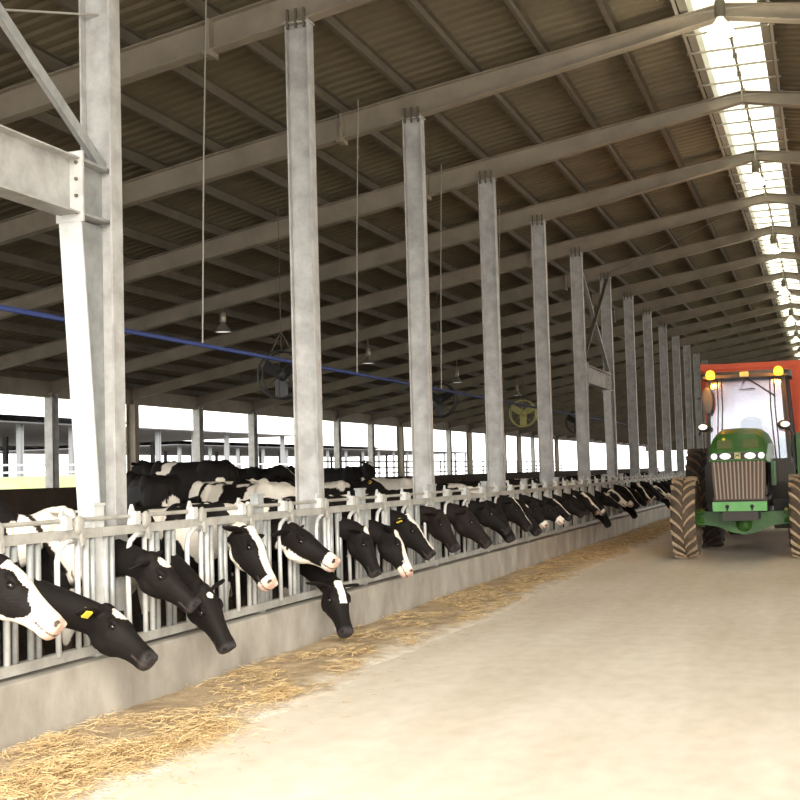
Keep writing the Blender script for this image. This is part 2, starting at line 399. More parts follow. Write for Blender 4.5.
def brace_bay(n0, where):
    ya, yb = FY(n0), FY(n0 + 1); zt, zbm = 4.21, 3.77
    t = thing('bracing_beam', 'horizontal steel beam bolted between two columns ' + where, 'beam', (XC, (ya + yb) / 2, zt))
    ym = (ya + yb) / 2
    b = MB(); b.ibeam((0, ya + .45 - ym, -.22), (0, yb - .45 - ym, -.22), (0, 0, 1), .44, .20, .014); b.build('beam', M['galv'], t)
    for s, yc in ((1, ya), (-1, yb)):
        b = MB()
        b.box(-.12, .12, yc + s * .45 - .012 - ym, yc + s * .45 + .012 - ym, -.50, .05); b.build('end_plate', M['galv_bright'], t)
        b = MB()
        for zz in (-.01, -.43): b.box(-.10, .10, min(yc + s * .02, yc + s * .44) - ym, max(yc + s * .02, yc + s * .44) - ym, zz - .01, zz + .01)
        b.box(-.008, .008, min(yc, yc + s * .44) - ym, max(yc, yc + s * .44) - ym, -.43, 0); b.build('stub', M['galv_tube'], t)
        b = MB()
        for i in range(8):
            zz = -.04 - (i % 4) * .13; xx = -.07 if i < 4 else .07
            b.lathe([(.014, 0), (.014, s * .02)], (xx, yc + s * .462 - ym, zz), (0, 1, 0), 6)
        b.build('bolt', M['purlin'], t)
    for s, yc in ((1, ya), (-1, yb)):
        lt = thing('tapered_haunch', 'tapered leg under the ' + ('camera-side' if s > 0 else 'far') + ' end of the beam ' + where, 'bracket', (XC, yc, .1))
        b = MB(); p0 = V((0, s * .45, zbm - .02 - .1)); p1 = V((0, s * .15, 0.4))
        d = (p1 - p0); nrm = V((0, -d.z, d.y)).normalized()
        b.obox((p0 + p1) / 2, d / 2, V((.10, 0, 0)), nrm * .008); b.build('flange', M['galv_bright'], lt)  # paler steel puts the light on this flange into its colour
        b = MB(); b.add([(-.006, s * .01, .4), (.006, s * .01, .4), (.006, s * .15, .4), (-.006, s * .15, .4), (-.006, s * .01, zbm - .12), (.006, s * .01, zbm - .12), (.006, s * .45, zbm - .12), (-.006, s * .45, zbm - .12)],
              [(0, 1, 2, 3), (4, 5, 6, 7), (0, 1, 5, 4), (1, 2, 6, 5), (2, 3, 7, 6), (3, 0, 4, 7)]); b.build('web', M['galv_tube'], lt)  # greyer steel puts the shade behind the flange into the colour
    for s, (pa, pb_) in enumerate((((0, yb - .02, zt + .05), (0, ya + .1, ZC - .05)), ((.07, ya + .02, zt + .05), (.07, yb - .1, ZC - .05)))):
        mid = (V(pa) + V(pb_)) / 2
        dt = thing('diagonal_brace', ('far' if s == 0 else 'camera-side') + ' diagonal angle brace rising from the beam end ' + where, 'brace', (XC, mid.y, mid.z))
        b = MB(); q0 = V(pa) - V((0, mid.y, mid.z)); q1 = V(pb_) - V((0, mid.y, mid.z))
        b.beam(q0, q1, (1, 0, 0), .11, .012); b.build('flange', M['galv'] if s == 0 else M['rafter'], dt)
        d = (q1 - q0).normalized(); nn = V((0, -d.z, d.y))
        b = MB(); b.beam(q0 + V((.05, 0, 0)) + nn * .04, q1 + V((.05, 0, 0)) + nn * .04, nn, .09, .012); b.build('leg', M['galv_tube'] if s == 0 else M['purlin'], dt)
brace_bay(-1, 'at the camera end of the barn')
brace_bay(5, 'halfway down the column row')

# ================================================================== FEED FENCE
PITCH = .9366; XP = -5.14
PY0 = 8.12                       # a panel joint
def fence_panel(first):
    L3 = PITCH * 3
    t = thing('headlock_panel', '', 'feed fence', (XP, 0, 0), 'galvanised self-locking feed fence panels')
    b = MB(); b.box(-.03, .03, 0, L3 - .01, 1.30, 1.37); b.build('top_rail', M['rail'], t)
    b = MB(); b.tube([(.0, 0, 1.435), (0, L3, 1.435)], .017, 8); b.build('locking_rod', M['rail'], t)
    b = MB(); b.box(-.03, .03, 0, L3 - .01, .45, .52); b.build('bottom_rail', M['rail'], t)
    b = MB(); b.box(-.085, -.005, -.065, .065, .10, 1.53); b.box(-.095, .005, -.075, .075, 1.53, 1.55); b.build('post', M['galv_bright'] if first else M['galv_tube'], t)
    for i in range(3):
        c = (i + .5) * PITCH                # opening centre; latch stands over it
        for dy, mm in ((-.40, 'galv_tube'), (-.315, 'galv_tube'), (.36, 'galv_tube'), (.275, 'galv_bright')):
            b = MB(); b.tube([(0, c + dy, .50), (0, c + dy, 1.32)], .024, 10); b.build('bar', M[mm], t, True)  # the pale bar has the light that catches it painted into its colour
        b = MB(); b.tube([(.005, c + .16, .50), (.005, c + .16, 1.31)], .021, 10); b.build('neck_bar', M['galv_bright'], t, True)
        b = MB(); b.tube([(.03, c - .12, .50), (.03, c - .13, .9), (.03, c - .13, 1.16), (.03, c - .10, 1.24), (.03, c - .02, 1.285), (.03, c + .10, 1.29)], .021, 10); b.build('swing_bar', M['galv_bright'], t, True)
        # latch: bright lug plate and round cam
        b = MB(); yy = c - .02
        b.add([(-.012, yy - .05, 1.36), (-.012, yy + .06, 1.36), (-.012, yy + .035, 1.47), (-.012, yy, 1.525), (-.012, yy - .03, 1.47), (.012, yy - .05, 1.36), (.012, yy + .06, 1.36), (.012, yy + .035, 1.47), (.012, yy, 1.525), (.012, yy - .03, 1.47)],
              [(0, 1, 2, 3, 4), (5, 6, 7, 8, 9), (0, 1, 6, 5), (1, 2, 7, 6), (2, 3, 8, 7), (3, 4, 9, 8), (4, 0, 5, 9)])
        b.obox((.035, yy, 1.42), (.025, 0, 0), (0, .035, 0), (0, 0, .05))
        b.build('latch_plate', M['galv_bright'], t)
        b = MB(); b.lathe([(.065, 0), (.07, .012), (.045, .03), (.02, .034)], (.025, yy + .16, 1.40), (1, 0, 0), 12)
        b.obox((.03, yy + .10, 1.41), (.015, 0, 0), (0, .09, 0), (0, 0, .022)); b.obox((.04, yy + .19, 1.33), (.012, 0, 0), (0, .018, .012), (0, -.01, .07))
        b.build('cam', M['rail'], t)
    return t
proto = fence_panel(True)
proto.location = (XP, PY0, 0)
proto['label'] = 'galvanised headlock fence panel starting at the white-capped post beside the braced column'
protob = fence_panel(False); protob.location = (XP, PY0 - PITCH * 3, 0)
protob['label'] = 'galvanised headlock fence panel nearest the camera, before the white-capped post'
for k in range(1, 21):
    dup(protob, (XP, PY0 + k * PITCH * 3, 0), ordw(k - 1) + ' headlock fence panel beyond the one at the white-capped post')

# ================================================================== COWS
def smooth(a, b, x):
    t = np.clip((x - a) / (b - a), 0, 1); return t * t * (3 - 2 * t)
BLACK = np.array((.0085, .0065, .0055)); WHITE = np.array((.80, .74, .64)); PINK = np.array((.62, .38, .30)); BROWN = np.array((.014, .0095, .008))
def vnoise(P, sc, seed):
    out = np.empty(len(P)); off = V((seed * 7.31, seed * 3.17, seed * 1.93))
    for i, p in enumerate(P): out[i] = noise.noise(V(p) * sc + off)
    return out
HEADR = [(-.22, .07, .00, -.17), (-.08, .088, .03, -.20), (0, .094, .045, -.215), (.12, .104, .052, -.235), (.27, .110, .050, -.24), (.40, .098, .036, -.222), (.52, .080, .022, -.185),
         (.65, .071, .012, -.165), (.78, .068, .006, -.155), (.88, .076, .004, -.155), (.95, .072, -.006, -.148), (.985, .058, -.025, -.13), (1.0, .040, -.04, -.11)]
def make_cow(label, base, yaw, poll, muz, seed=1, vox=.014, face=None, body=.05, group=None, neckcol=None, roll=0., hs=1., bs=1., tagcol=None, brown=False, hoof=None, turn=None, collar=False, drop=.0, lying=False, name='cow', patch=()):
    """base: world ground point under the ribs; yaw: heading (0 = +X); poll, muz: world points."""
    face = face or {}
    rot = Matrix.Rotation(-yaw, 3, 'Z'); bx = V(base)
    P = rot @ (V(poll) - bx); Q = rot @ (V(muz) - bx)
    b = MB(); n = 20
    # torso, standing, back at about 1.45*bs
    T = [(-1.22, 1.18, .10, .12), (-1.15, 1.12, .21, .25), (-1.0, 1.10, .27, .32), (-.75, 1.06, .29, .37), (-.45, 1.03, .33, .39), (-.15, 1.02, .345, .40), (.12, 1.04, .315, .385), (.34, 1.09, .27, .36), (.52, 1.11, .21, .30), (.64, 1.10, .13, .19)]
    zo = -.45 if lying else 0
    rings = []
    for (x, zc, hw, hh) in T:
        r = []
        for k in range(n):
            a = 2 * math.pi * k / n; cs, sn = math.cos(a), math.sin(a)
            e = .8
            r.append(V((x, hw * abs(cs) ** e * (1 if cs > 0 else -1), zc + zo + hh * abs(sn) ** .9 * (1 if sn > 0 else -1))) * bs)
        rings.append(r)
    b.rings(rings)
    # hips and shoulders
    for s in (-1, 1):
        b.ellipsoid(V((-.82, s * .2, 1.28 + zo)) * bs, V((.2, 0, 0)) * bs, V((0, .1, 0)) * bs, V((0, 0, .16)) * bs)
        b.ellipsoid(V((.38, s * .17, 1.12 + zo)) * bs, V((.18, 0, 0)) * bs, V((0, .12, 0)) * bs, V((0, 0, .34)) * bs)
    # legs
    if not lying:
        for s in (-1, 1):
            fr = [(.40, .17, .95, .13), (.41, .17, .72, .085), (.43, .17, .50, .055), (.41, .17, .44, .058), (.41, .165, .20, .036), (.42, .165, .12, .046), (.45, .165, .03, .058), (.45, .165, 0, .062)]
            bk = [(-.88, .19, 1.0, .20), (-.80, .2, .80, .16), (-.86, .19, .62, .085), (-.97, .18, .50, .062), (-.95, .18, .42, .048), (-.90, .18, .20, .038), (-.89, .18, .12, .047), (-.86, .18, .03, .058), (-.86, .18, 0, .062)]
            for q in (fr, bk): b.tube([V((x, s * y, z)) * bs for x, y, z, r in q], 0, 12, radii=[r * bs for *_, r in q])
        b.ellipsoid(V((-.62, 0, .66)) * bs, V((.22, 0, 0)) * bs, V((0, .17, 0)) * bs, V((0, 0, .17)) * bs)
    else:
        for s in (-1, 1):
            b.tube([V((.4, s * .2, .3)), V((.55, s * .28, .12)), V((.3, s * .3, .07))], 0, 10, radii=[.12, .07, .05])
            b.tube([V((-.8, s * .25, .35)), V((-.45, s * .4, .16)), V((-.8, s * .42, .07))], 0, 10, radii=[.18, .1, .05])
    # tail
    b.tube([V((-1.18, 0, 1.28 + zo)) * bs, V((-1.27, 0, 1.12 + zo)) * bs, V((-1.28, .02, .8 + zo)) * bs, V((-1.27, .03, max(.5 + zo, .1))) * bs, V((-1.27, .03, max(.38 + zo, .06))) * bs], 0, 8, radii=[.045, .028, .02, .035, .012])
    # head frame
    H = (Q - P); LH = H.length; u = H.normalized()
    back = V((-1, 0, .9)) if abs(u.z) < .8 else V((.6, 0, .8))
    ref = V((0, 0, 1)) if u.z > -.8 else V((1, 0, .4)); ref = ref + V((.35, 0, 0))
    w = (ref - u * ref.dot(u)).normalized(); v = w.cross(u)
    if roll: rm = Matrix.Rotation(roll, 3, u); w = rm @ w; v = rm @ v
    k_ = LH / .5
    def hp(a, bb, c): return P + u * (a * LH) + v * (bb * k_ * hs) + w * (c * k_ * hs)
    rings = []
    for (a, hw, t_, bt) in HEADR:
        r = []
        for k in range(n):
            an = 2 * math.pi * k / n; cs, sn = math.cos(an), math.sin(an)
            mid, hh = (t_ + bt) / 2, (t_ - bt) / 2
            wid = hw * (1 if sn > 0 else (1 - .22 * abs(sn)))
            r.append(hp(a, wid * abs(cs) ** .85 * (1 if cs > 0 else -1), mid + hh * abs(sn) ** .8 * (1 if sn > 0 else -1)))
        rings.append(r)
    b.rings(rings)
    for s in (-1, 1):     # brow ridge, cheek, nostril rim
        b.ellipsoid(hp(.25, s * .090, .006), u * .050 * k_, v * .022 * k_, w * .020 * k_, 10, 6)
        b.ellipsoid(hp(.20, s * .07, -.15), u * .09 * k_, v * .035 * k_, w * .075 * k_, 10, 6)
        b.ellipsoid(hp(.95, s * .042, -.035), u * .03 * k_, v * .022 * k_, w * .028 * k_, 10, 6)
    b.ellipsoid(hp(-.03, 0, .03), u * .06 * k_, v * .055 * k_, w * .028 * k_, 10, 6)
    # ears
    eardir = []
    for s in (-1, 1):
        d = (v * s * 1.0 - u * .28 - w * .12).normalized(); e0 = hp(-.01, s * .085, -.005)
        flat = (u * .35 + w * .9); flat = (flat - d * flat.dot(d)).normalized(); th = d.cross(flat)
        rr = []
        for (tt, wd) in ((0, .026), (.22, .046), (.5, .060), (.75, .048), (.93, .022), (1, .006)):
            cc = e0 + d * (.21 * tt * k_) - w * (.03 * tt * tt)
            rr.append([cc + flat * math.cos(2 * math.pi * q / 10) * wd * k_ + th * math.sin(2 * math.pi * q / 10) * .013 * k_ for q in range(10)])
        b.rings(rr); eardir.append((e0, d, flat, th))
    # neck
    c0 = V((.36, 0, 1.10 + zo)) * bs; c1 = V((.74, P.y * .2, 1.05 + zo - drop)) * bs; c3 = hp(-.10, 0, -.09); c2 = c3 - (u * .25 + w * -.12 if turn is None else u * turn) * .9
    c2 = c3 + (c1 - c3).normalized() * .18 - u * .10
    rings = []; m = 9; prevn = None
    for i in range(m + 1):
        t = i / m; p = c0 * (1 - t) ** 3 + c1 * 3 * t * (1 - t) ** 2 + c2 * 3 * t * t * (1 - t) + c3 * t ** 3
        dt = ((c1 - c0) * 3 * (1 - t) ** 2 + (c2 - c1) * 6 * t * (1 - t) + (c3 - c2) * 3 * t * t).normalized()
        upv = V((0, 0, 1)).lerp(w, t); upv = (upv - dt * upv.dot(dt)).normalized(); sv = upv.cross(dt)
        hh = .29 * (1 - t) ** 1.7 * bs + .118 * k_ * (1 - (1 - t) ** 1.7); ww = .17 * (1 - t) * bs + .080 * k_ * t
        rings.append([p + upv * math.sin(2 * math.pi * k / n) * hh + sv * math.cos(2 * math.pi * k / n) * ww for k in range(n)])
    b.rings(rings)
    NC = [sum(r, V()) / n for r in rings]
    # one continuous skin
    me = bpy.data.meshes.new('cow_src'); me.from_pydata(b.v, [], b.f)
    src = bpy.data.objects.new('cow_src', me); COL.objects.link(src)
    import bmesh
    bm = bmesh.new(); bm.from_mesh(me); bmesh.ops.recalc_face_normals(bm, faces=bm.faces); bm.to_mesh(me); bm.free()
    rm = src.modifiers.new('r', 'REMESH'); rm.mode = 'VOXEL'; rm.voxel_size = vox
    sm = src.modifiers.new('s', 'SMOOTH'); sm.factor = .5; sm.iterations = 4 if vox < .02 else 2
    dg = bpy.context.evaluated_depsgraph_get(); dg.update()
    res = bpy.data.meshes.new_from_object(src.evaluated_get(dg))
    bpy.data.objects.remove(src); bpy.data.meshes.remove(me)
    res.materials.clear(); res.materials.append(M['coat']); res.shade_smooth()
    nv = len(res.vertices); co = np.empty(nv * 3); res.vertices.foreach_get('co', co); co = co.reshape(-1, 3)
    nz = vnoise(co, 2.1, seed); nf = vnoise(co, 9.0, seed + 50)
    base_c = BROWN if brown else BLACK
    thr = body       # larger body -> whiter
    wt = (nz + .10 * nf > .38 - thr).astype(float)
    # neck and head masks
    Pn, un, vn, wn = map(lambda q: np.array(q), (P, u, v, w)); rel = co - Pn
    hu = rel @ un / LH; hv = rel @ vn / k_; hw_ = rel @ wn / k_
    head = (hu > -.16) & (hu < 1.2) & (np.abs(hv) < .13) & (hw_ < .10) & (hw_ > -.27)
    ear = (np.abs(hv) > .095) & (hu > -.5) & (hu < .14) & (np.abs(hw_) < .16) & (np.abs(hv) < .4)
    for (px_, pz_, rx_, rz_) in patch:
        wt[((co[:, 0] - px_) / rx_) ** 2 + ((co[:, 2] - pz_) / rz_) ** 2 < 1 + nf * .7] = 1
    if neckcol is not None:
        neck = (co[:, 0] > .66 * bs) & ~head
        wt[neck] = neckcol
    nj = nf * .012
    h = np.zeros(nv)
    fw = face.get('blaze', 0)
    if fw:
        a0, a1 = face.get('range', (-.1, .9))
        wid = fw * (1 + face.get('flare', .5) * np.exp(-((hu - .08) / .16) ** 2)) + nj * 1.4
        h[(hw_ > face.get('deep', -.06)) & (np.abs(hv + face.get('shift', 0)) < wid) & (hu > a0) & (hu < a1)] = 1
    if face.get('spot'):
        su, sr = face['spot']; h[(((hu - su) / (sr * 2.0)) ** 2 + (hv / sr) ** 2 < 1 + nf * .5) & (hw_ > -.03)] = 1
    if face.get('muzzle'): h[(hu + nj > 1 - face['muzzle'])] = 1
    if face.get('jaw'): h[(hw_ + nj * 2 < -.235 + face['jaw'])] = 1
    if face.get('white'):
        pt = face['white']; h[:] = 1
        if face.get('crown'): h[hu < face['crown'] + nj * 3] = 0
        h[(((hu - .26) / pt[0]) ** 2 + ((hw_ + pt[2]) / pt[1]) ** 2 < 1 + nf * .6) & (np.abs(hv) > .035)] = 0
    wt[head] = h[head]
    wt[ear] = face.get('ear', 0)
    colr = base_c[None] * (1 - wt[:, None]) + WHITE[None] * wt[:, None]
    # pale nose skin and nostrils
    nose = smooth(.86, .95, hu) * head
    npk = face.get('nose', 'd')
    tgt = PINK if npk == 'p' else np.array((.035, .03, .03))
    keep = 1 - nose * (1 if npk != 'p' else .85)
    colr = colr * keep[:, None] + tgt[None] * (1 - keep)[:, None]
    if npk == 'b': pass
    colr[head & (np.abs(hw_ + .098) < .006) & (hu > .74) & (hu < 1.0)] = (.06, .045, .04)
    nd = ((hu - .955) / .03) ** 2 + ((np.abs(hv) - .055) / .02) ** 2 + ((hw_ + .03) / .026) ** 2 < 1
    colr[nd] = (.012, .01, .01)
    inner = ear & (np.abs(hv) > .12) & (hw_ * 0 + (rel @ (un + wn)) * 0 == 0)
    # lower legs and belly soil
    low = smooth(.5, .25, co[:, 2]) * (0 if lying else 1) * (co[:, 0] < .7)
    soil = np.clip(low * .55, 0, 1)[:, None]; colr = colr * (1 - soil) + np.array((.10, .07, .045))[None] * soil
    fl = np.clip((nf + .35) * .16, 0, .25)[:, None] * wt[:, None]; colr = colr * (1 - fl) + np.array((.50, .38, .24))[None] * fl
    if collar:
        best = NC[5]; tn = (NC[6] - NC[4]).normalized(); dd = (co - np.array(best)) @ np.array(tn)
        colr[(np.abs(dd) < .022) & (np.linalg.norm(co - np.array(best), axis=1) < .42)] = (.02, .016, .012)
    at = res.color_attributes.new('coat', 'FLOAT_COLOR', 'POINT')
    buf = np.ones((nv, 4)); buf[:, :3] = colr; at.data.foreach_set('color', buf.ravel())
    res.name = name
    o = bpy.data.objects.new(name, res); COL.objects.link(o); o.location = bx; o.rotation_euler = (0, 0, yaw)
    tag(o, label, 'cow', group, 'thing')
    if vox < .025:
        for s in (-1, 1):
            e = MB(); e.ellipsoid(hp(.285, s * .100, -.022), u * .026 * k_, v * .020 * k_, w * .022 * k_, 14, 8); e.build('eye', M['eye'], o, True)
    if tagcol is not None:
        s = tagcol; e0, d, flat, th = eardir[0 if s < 0 else 1]
        e = MB(); cc = e0 + d * .11 * k_ - w * .02; e.obox(cc + th * .0, flat * .03, d * .026, th * .022); e.build('ear_tag', M['yellow'], o)
    return o

FLZ = .08
GE = 'cows eating through the feed fence'
# (label, neck y offset, poll, muzzle, kwargs)
EAT = [
 ('cow with a white face and black eye patch, head out through the fence', (-4.84, 6.55, 1.20), (-4.42, 6.60, .86), dict(face=dict(crown=.02, white=(.36, .115, .085), muzzle=.45, nose='p'), neckcol=0, seed=3, body=.1, vox=.011, yb=5.75)),
 ('black cow with an orange ear tag, neck stretched low over the curb', (-4.74, 7.58, .80), (-4.33, 7.52, .53), dict(face=dict(spot=(.17, .062)), neckcol=0, seed=5, body=.0, tagcol=-1, vox=.011, yb=6.68)),
 ('black cow with a white forehead spot, head out beside the white-capped post', (-4.88, 8.44, 1.10), (-4.53, 8.54, .78), dict(face=dict(spot=(.17, .058)), neckcol=0, seed=8, vox=.011, yb=9.02)),
 ('black cow reaching down past the curb edge with a small white star on its forehead', (-4.76, 9.02, .80), (-4.50, 9.0, .37), dict(face=dict(spot=(.10, .028)), neckcol=0, seed=11, vox=.011, yb=9.78)),
 ('black faced cow with a broad white blaze and pink nose', (-4.95, 10.28, 1.20), (-4.63, 10.14, .78), dict(face=dict(blaze=.055, flare=.2, nose='p', muzzle=.15, jaw=.05), neckcol=1, seed=14, body=.25, vox=.011, roll=-.3, yb=10.75)),
 ('black cow with a white jaw, throat and muzzle holding its head level over the curb', (-4.98, 11.34, 1.18), (-4.50, 11.32, .90), dict(face=dict(jaw=.09, muzzle=.22, nose='p', ear=0), neckcol=0, seed=17, body=.2, vox=.011, yb=11.62)),
 ('black cow with white forehead blaze and head lowered to the straw', (-4.70, 11.72, .60), (-4.48, 11.48, .18), dict(face=dict(blaze=.035, range=(-.05, .42), flare=.3), neckcol=0, seed=19, vox=.011, yb=12.40)),
 ('dark cow with a small white poll patch, beside the pink-muzzled blazed cow', (-4.88, 13.00, 1.07), (-4.66, 12.96, .62), dict(face=dict(spot=(.0, .05)), neckcol=0, seed=21, vox=.013)),
 ('black cow with a white lower face and pink muzzle pointing down over the curb', (-4.84, 13.92, .98), (-4.56, 13.80, .56), dict(face=dict(blaze=.07, muzzle=.25, nose='p', flare=.1), neckcol=0, seed=23, vox=.013, roll=-.25)),
 ('black cow with a white stripe down its nose and a tagged white-edged ear', (-4.94, 14.70, 1.14), (-4.58, 14.76, .72), dict(face=dict(blaze=.03, flare=1.2), neckcol=0, seed=26, vox=.013, tagcol=-1)),
 ('dark brownish black cow with a plain face, next beyond the tagged stripe-nosed one', (-4.90, 15.97, 1.14), (-4.60, 15.85, .72), dict(neckcol=0, seed=29, brown=True, vox=.014)),
 ('plain brownish black cow stretching its muzzle low towards the curb', (-4.90, 17.2, 1.14), (-4.52, 17.3, .70), dict(neckcol=0, seed=31, brown=True, vox=.014)),
 ('plain black cow with head raised higher than its brownish neighbour', (-4.90, 18.3, 1.18), (-4.51, 18.37, .84), dict(neckcol=0, seed=33, vox=.018)),
 ('black cow with a thin pale streak on its cheek, beyond the raised plain head', (-4.90, 20.0, 1.20), (-4.56, 20.06, .78), dict(face=dict(blaze=.018), neckcol=0, seed=35, vox=.018)),
 ('narrow black cow squeezed between the raised plain head and the pale-streaked one', (-4.92, 19.1, 1.12), (-4.60, 19.0, .66), dict(neckcol=0, seed=39, vox=.018)),
 ('black cow with a small star, between the pale-streaked and the white-nosed cow', (-4.92, 20.8, 1.12), (-4.56, 20.7, .68), dict(face=dict(spot=(.12, .03)), neckcol=0, seed=40, vox=.018)),
 ('black cow with a white nose tip, halfway down the feeding row', (-4.90, 21.5, 1.16), (-4.62, 21.5, .74), dict(face=dict(muzzle=.2, nose='p'), neckcol=0, seed=37, vox=.018)),
]
for i, (lab, P, Q, kw) in enumerate(EAT):
    yb_ = kw.pop('yb', P[1] + random.uniform(-.1, .1))
    yaw = math.atan2(P[1] - yb_, 1.2) * .8
    make_cow(lab, (XP - 1.0, yb_, FLZ), yaw, P, Q, group=GE, hs=1.03, bs=.95, **kw)
# the farther ones, one in nearly every headlock
yf = 22.45; k = 0
faces = [dict(muzzle=.3, nose='p'), dict(blaze=.03), dict(), dict(spot=(.1, .04)), dict(blaze=.05, nose='p'), dict(jaw=.08, muzzle=.2), dict(), dict(blaze=.02, flare=2), dict(white=(.3, .1, .08), nose='p')]
while yf < 58:
    low = k in (6, 11, 19)
    pz, mz = (1.2 - random.uniform(0, .12), .86 - random.uniform(0, .14)) if not low else (.9, .42)
    P = (-4.9 + random.uniform(-.04, .06), yf, pz); Q = (P[0] + (.38 if not low else .26), yf + random.uniform(-.12, .08), mz)
    make_cow(ordw(k) + ' distant cow in the feeding row beyond the white-nosed one' + (', head down' if low else ''),
             (XP - .98, yf - random.uniform(-.05, .1), FLZ), 0, P, Q, seed=60 + k * 3, vox=.03 if yf > 30 else .024, face=faces[k % 9], neckcol=0, group=GE, body=.06)
    yf += PITCH; k += 1

# cows standing or lying behind the fence
GB = 'cows standing behind the feed fence'
def back_cow(label, x, y, yaw, z=.42, pd=(1.02, 0, 1.42), md=(1.45, 0, 1.15), **kw):
    R_ = Matrix.Rotation(yaw, 3, 'Z'); bs = kw.get('bs', 1)
    P = V((x, y, z)) + R_ @ V(pd) * bs; Q = V((x, y, z)) + R_ @ V(md) * bs
    return make_cow(label, (x, y, z), yaw, P, Q, group=GB, **kw)
make_cow('black and white cow with dark collar, white neck and face held behind the bars', (-6.62, 8.02, FLZ), .36, (-5.72, 8.60, 1.42), (-5.53, 8.60, .92), seed=41, vox=.014, face=dict(white=(.05, .03, .08), ear=1), neckcol=1, body=-.2, bs=1.08, group=GB, collar=True, patch=((.98, 1.3, .30, .7),))
back_cow('black cow looking away from the fence, standing beside the knee-braced column', -9.6, 16.5, 2.3, seed=45, vox=.02, face=dict(), neckcol=0, body=-.1, bs=1.0, z=.36, pd=(.95, .1, 1.44), md=(1.35, .35, 1.2))
back_cow('tall black cow with a tan patch, highest in the group behind the fence', -11.4, 20.8, 2.8, seed=47, vox=.02, body=-.1, bs=1.12, z=.45, neckcol=0, patch=((.1, 1.5, .16, .15),))
back_cow('black cow with a square cream patch and a long cream rump, behind the second headlock', -8.5, 17.1, 2.85, seed=52, vox=.02, body=-.2, bs=1.0, z=.2, neckcol=0, pd=(1.1, 0, 1.1), md=(1.4, 0, .7), patch=((.2, 1.25, .2, .2), (-.95, 1.2, .52, .5)))
back_cow('cream faced cow turned towards the fence, behind the cream-rumped one', -9.9, 19.9, -.5, seed=56, vox=.02, body=.5, bs=.96, z=.3, neckcol=1, face=dict(white=(.08, .04, .08), ear=1, nose='p'), pd=(1.0, 0, 1.38), md=(1.25, -.15, 1.0))
back_cow('black cow at the back of the herd with its rump to the outer wall', -13.2, 26.8, .2, seed=58, vox=.025, body=-.1, bs=1.05, z=.45, neckcol=0, face=dict(blaze=.03))
back_cow('black cow standing broadside before the outer wall', -13.6, 29.2, 1.3, seed=61, vox=.025, body=-.05, bs=1.05, z=.45, neckcol=0)
back_cow('all black cow standing deep in the barn between two outer columns', -12.6, 24.0, 2.6, seed=64, vox=.025, body=-.1, bs=1.05, z=.45, neckcol=0)
back_cow('black cow with thin cream stripes and a yellow tag beside the first plain column', -9.2, 22.3, .3, seed=67, vox=.022, body=.0, bs=.97, z=.2, neckcol=0, face=dict(blaze=.03), tagcol=-1, patch=((.2, 1.35, .5, .08),))
back_cow('black cow facing the alley with a raised head and tan poll', -10.4, 26.6, -.6, seed=73, vox=.022, body=.0, bs=1.03, z=.42, neckcol=0, face=dict(spot=(-.05, .06)), pd=(1.0, 0, 1.44), md=(1.25, -.15, 1.0))
back_cow('cream and tan backed cow standing behind the raised black head', -9.0, 25.6, 2.6, seed=76, vox=.025, body=.6, bs=.92, z=.3, neckcol=1)
for i, (yy, sd, bd) in enumerate(((27.5, 80, .1), (29.5, 82, .35), (32.5, 85, .2), (36, 88, .4), (40, 90, .1))):
    back_cow(ordw(i) + ' dark patched cow back showing over the fence between the farther columns', -8.15, yy, 1.5 if i % 2 else -1.6, seed=sd, vox=.035, body=bd, bs=.97, z=.08, neckcol=0, pd=(1.0, 0, 1.3), md=(1.4, 0, 1.0))

# ================================================================== STRAW
rnd = random.Random(3)
def edge(y): return XF + 1.25 + .22 * noise.noise(V((y * .5, 3.3, 0))) + .12 * noise.noise(V((y * 1.7, 8.3, 0)))
b = MB(); ys = [3 + i * .12 for i in range(int(60 / .12))]; nx = 16; rows = []
for y in ys:
    e = edge(y); r = []
    for j in range(nx + 1):
        s = j / nx; x = XF + .003 + (e - XF) * s
        hgt = .035 * (noise.noise(V((x * 2.5, y * 2.0, .5))) + .55) * math.sin(math.pi * min(1, s * 1.0 + .06)) ** .7 + .03 * max(0, noise.noise(V((x * 7, y * 7, 2))))
        r.append((x, y, max(.002, hgt) if j < nx else -.01))
    rows.append(r)
vs = [p for r in rows for p in r]; fs = []
for i in range(len(rows) - 1):
    for j in range(nx): a = i * (nx + 1) + j; fs.append((a, a + 1, a + nx + 2, a + nx + 1))
b.add(vs, fs)
o = b.build('straw_layer', M['strawbed'], smooth=True, fix=False); fa = o.data.attributes.new('fade', 'FLOAT', 'POINT'); fa.data.foreach_set('value', [j / nx for r in rows for j in range(nx + 1)]); tag(o, 'trodden golden brown straw layer along the foot of the feed curb', 'straw', kind='stuff')
b = MB()
def stalk(x, y, z, L_, wd, ang, tilt):
    d = V((math.cos(ang) * math.cos(tilt), math.sin(ang) * math.cos(tilt), math.sin(tilt))) * L_ / 2
    s = V((-math.sin(ang), math.cos(ang), .4)).normalized() * wd / 2; c = V((x, y, z)); bend = V((0, 0, L_ * .02))
    b.add([c - d - s, c - d + s, c + bend + s, c + bend - s, c + d + s, c + d - s], [(0, 1, 2, 3), (3, 2, 4, 5)])
piles = [(-4.12, 6.7, .34, 2200), (-4.25, 6.2, .35, 2200), (-4.0, 7.5, .28, 1100), (-4.05, 8.9, .17, 800), (-4.75, 6.9, .2, 500), (-3.95, 7.1, .2, 500)]
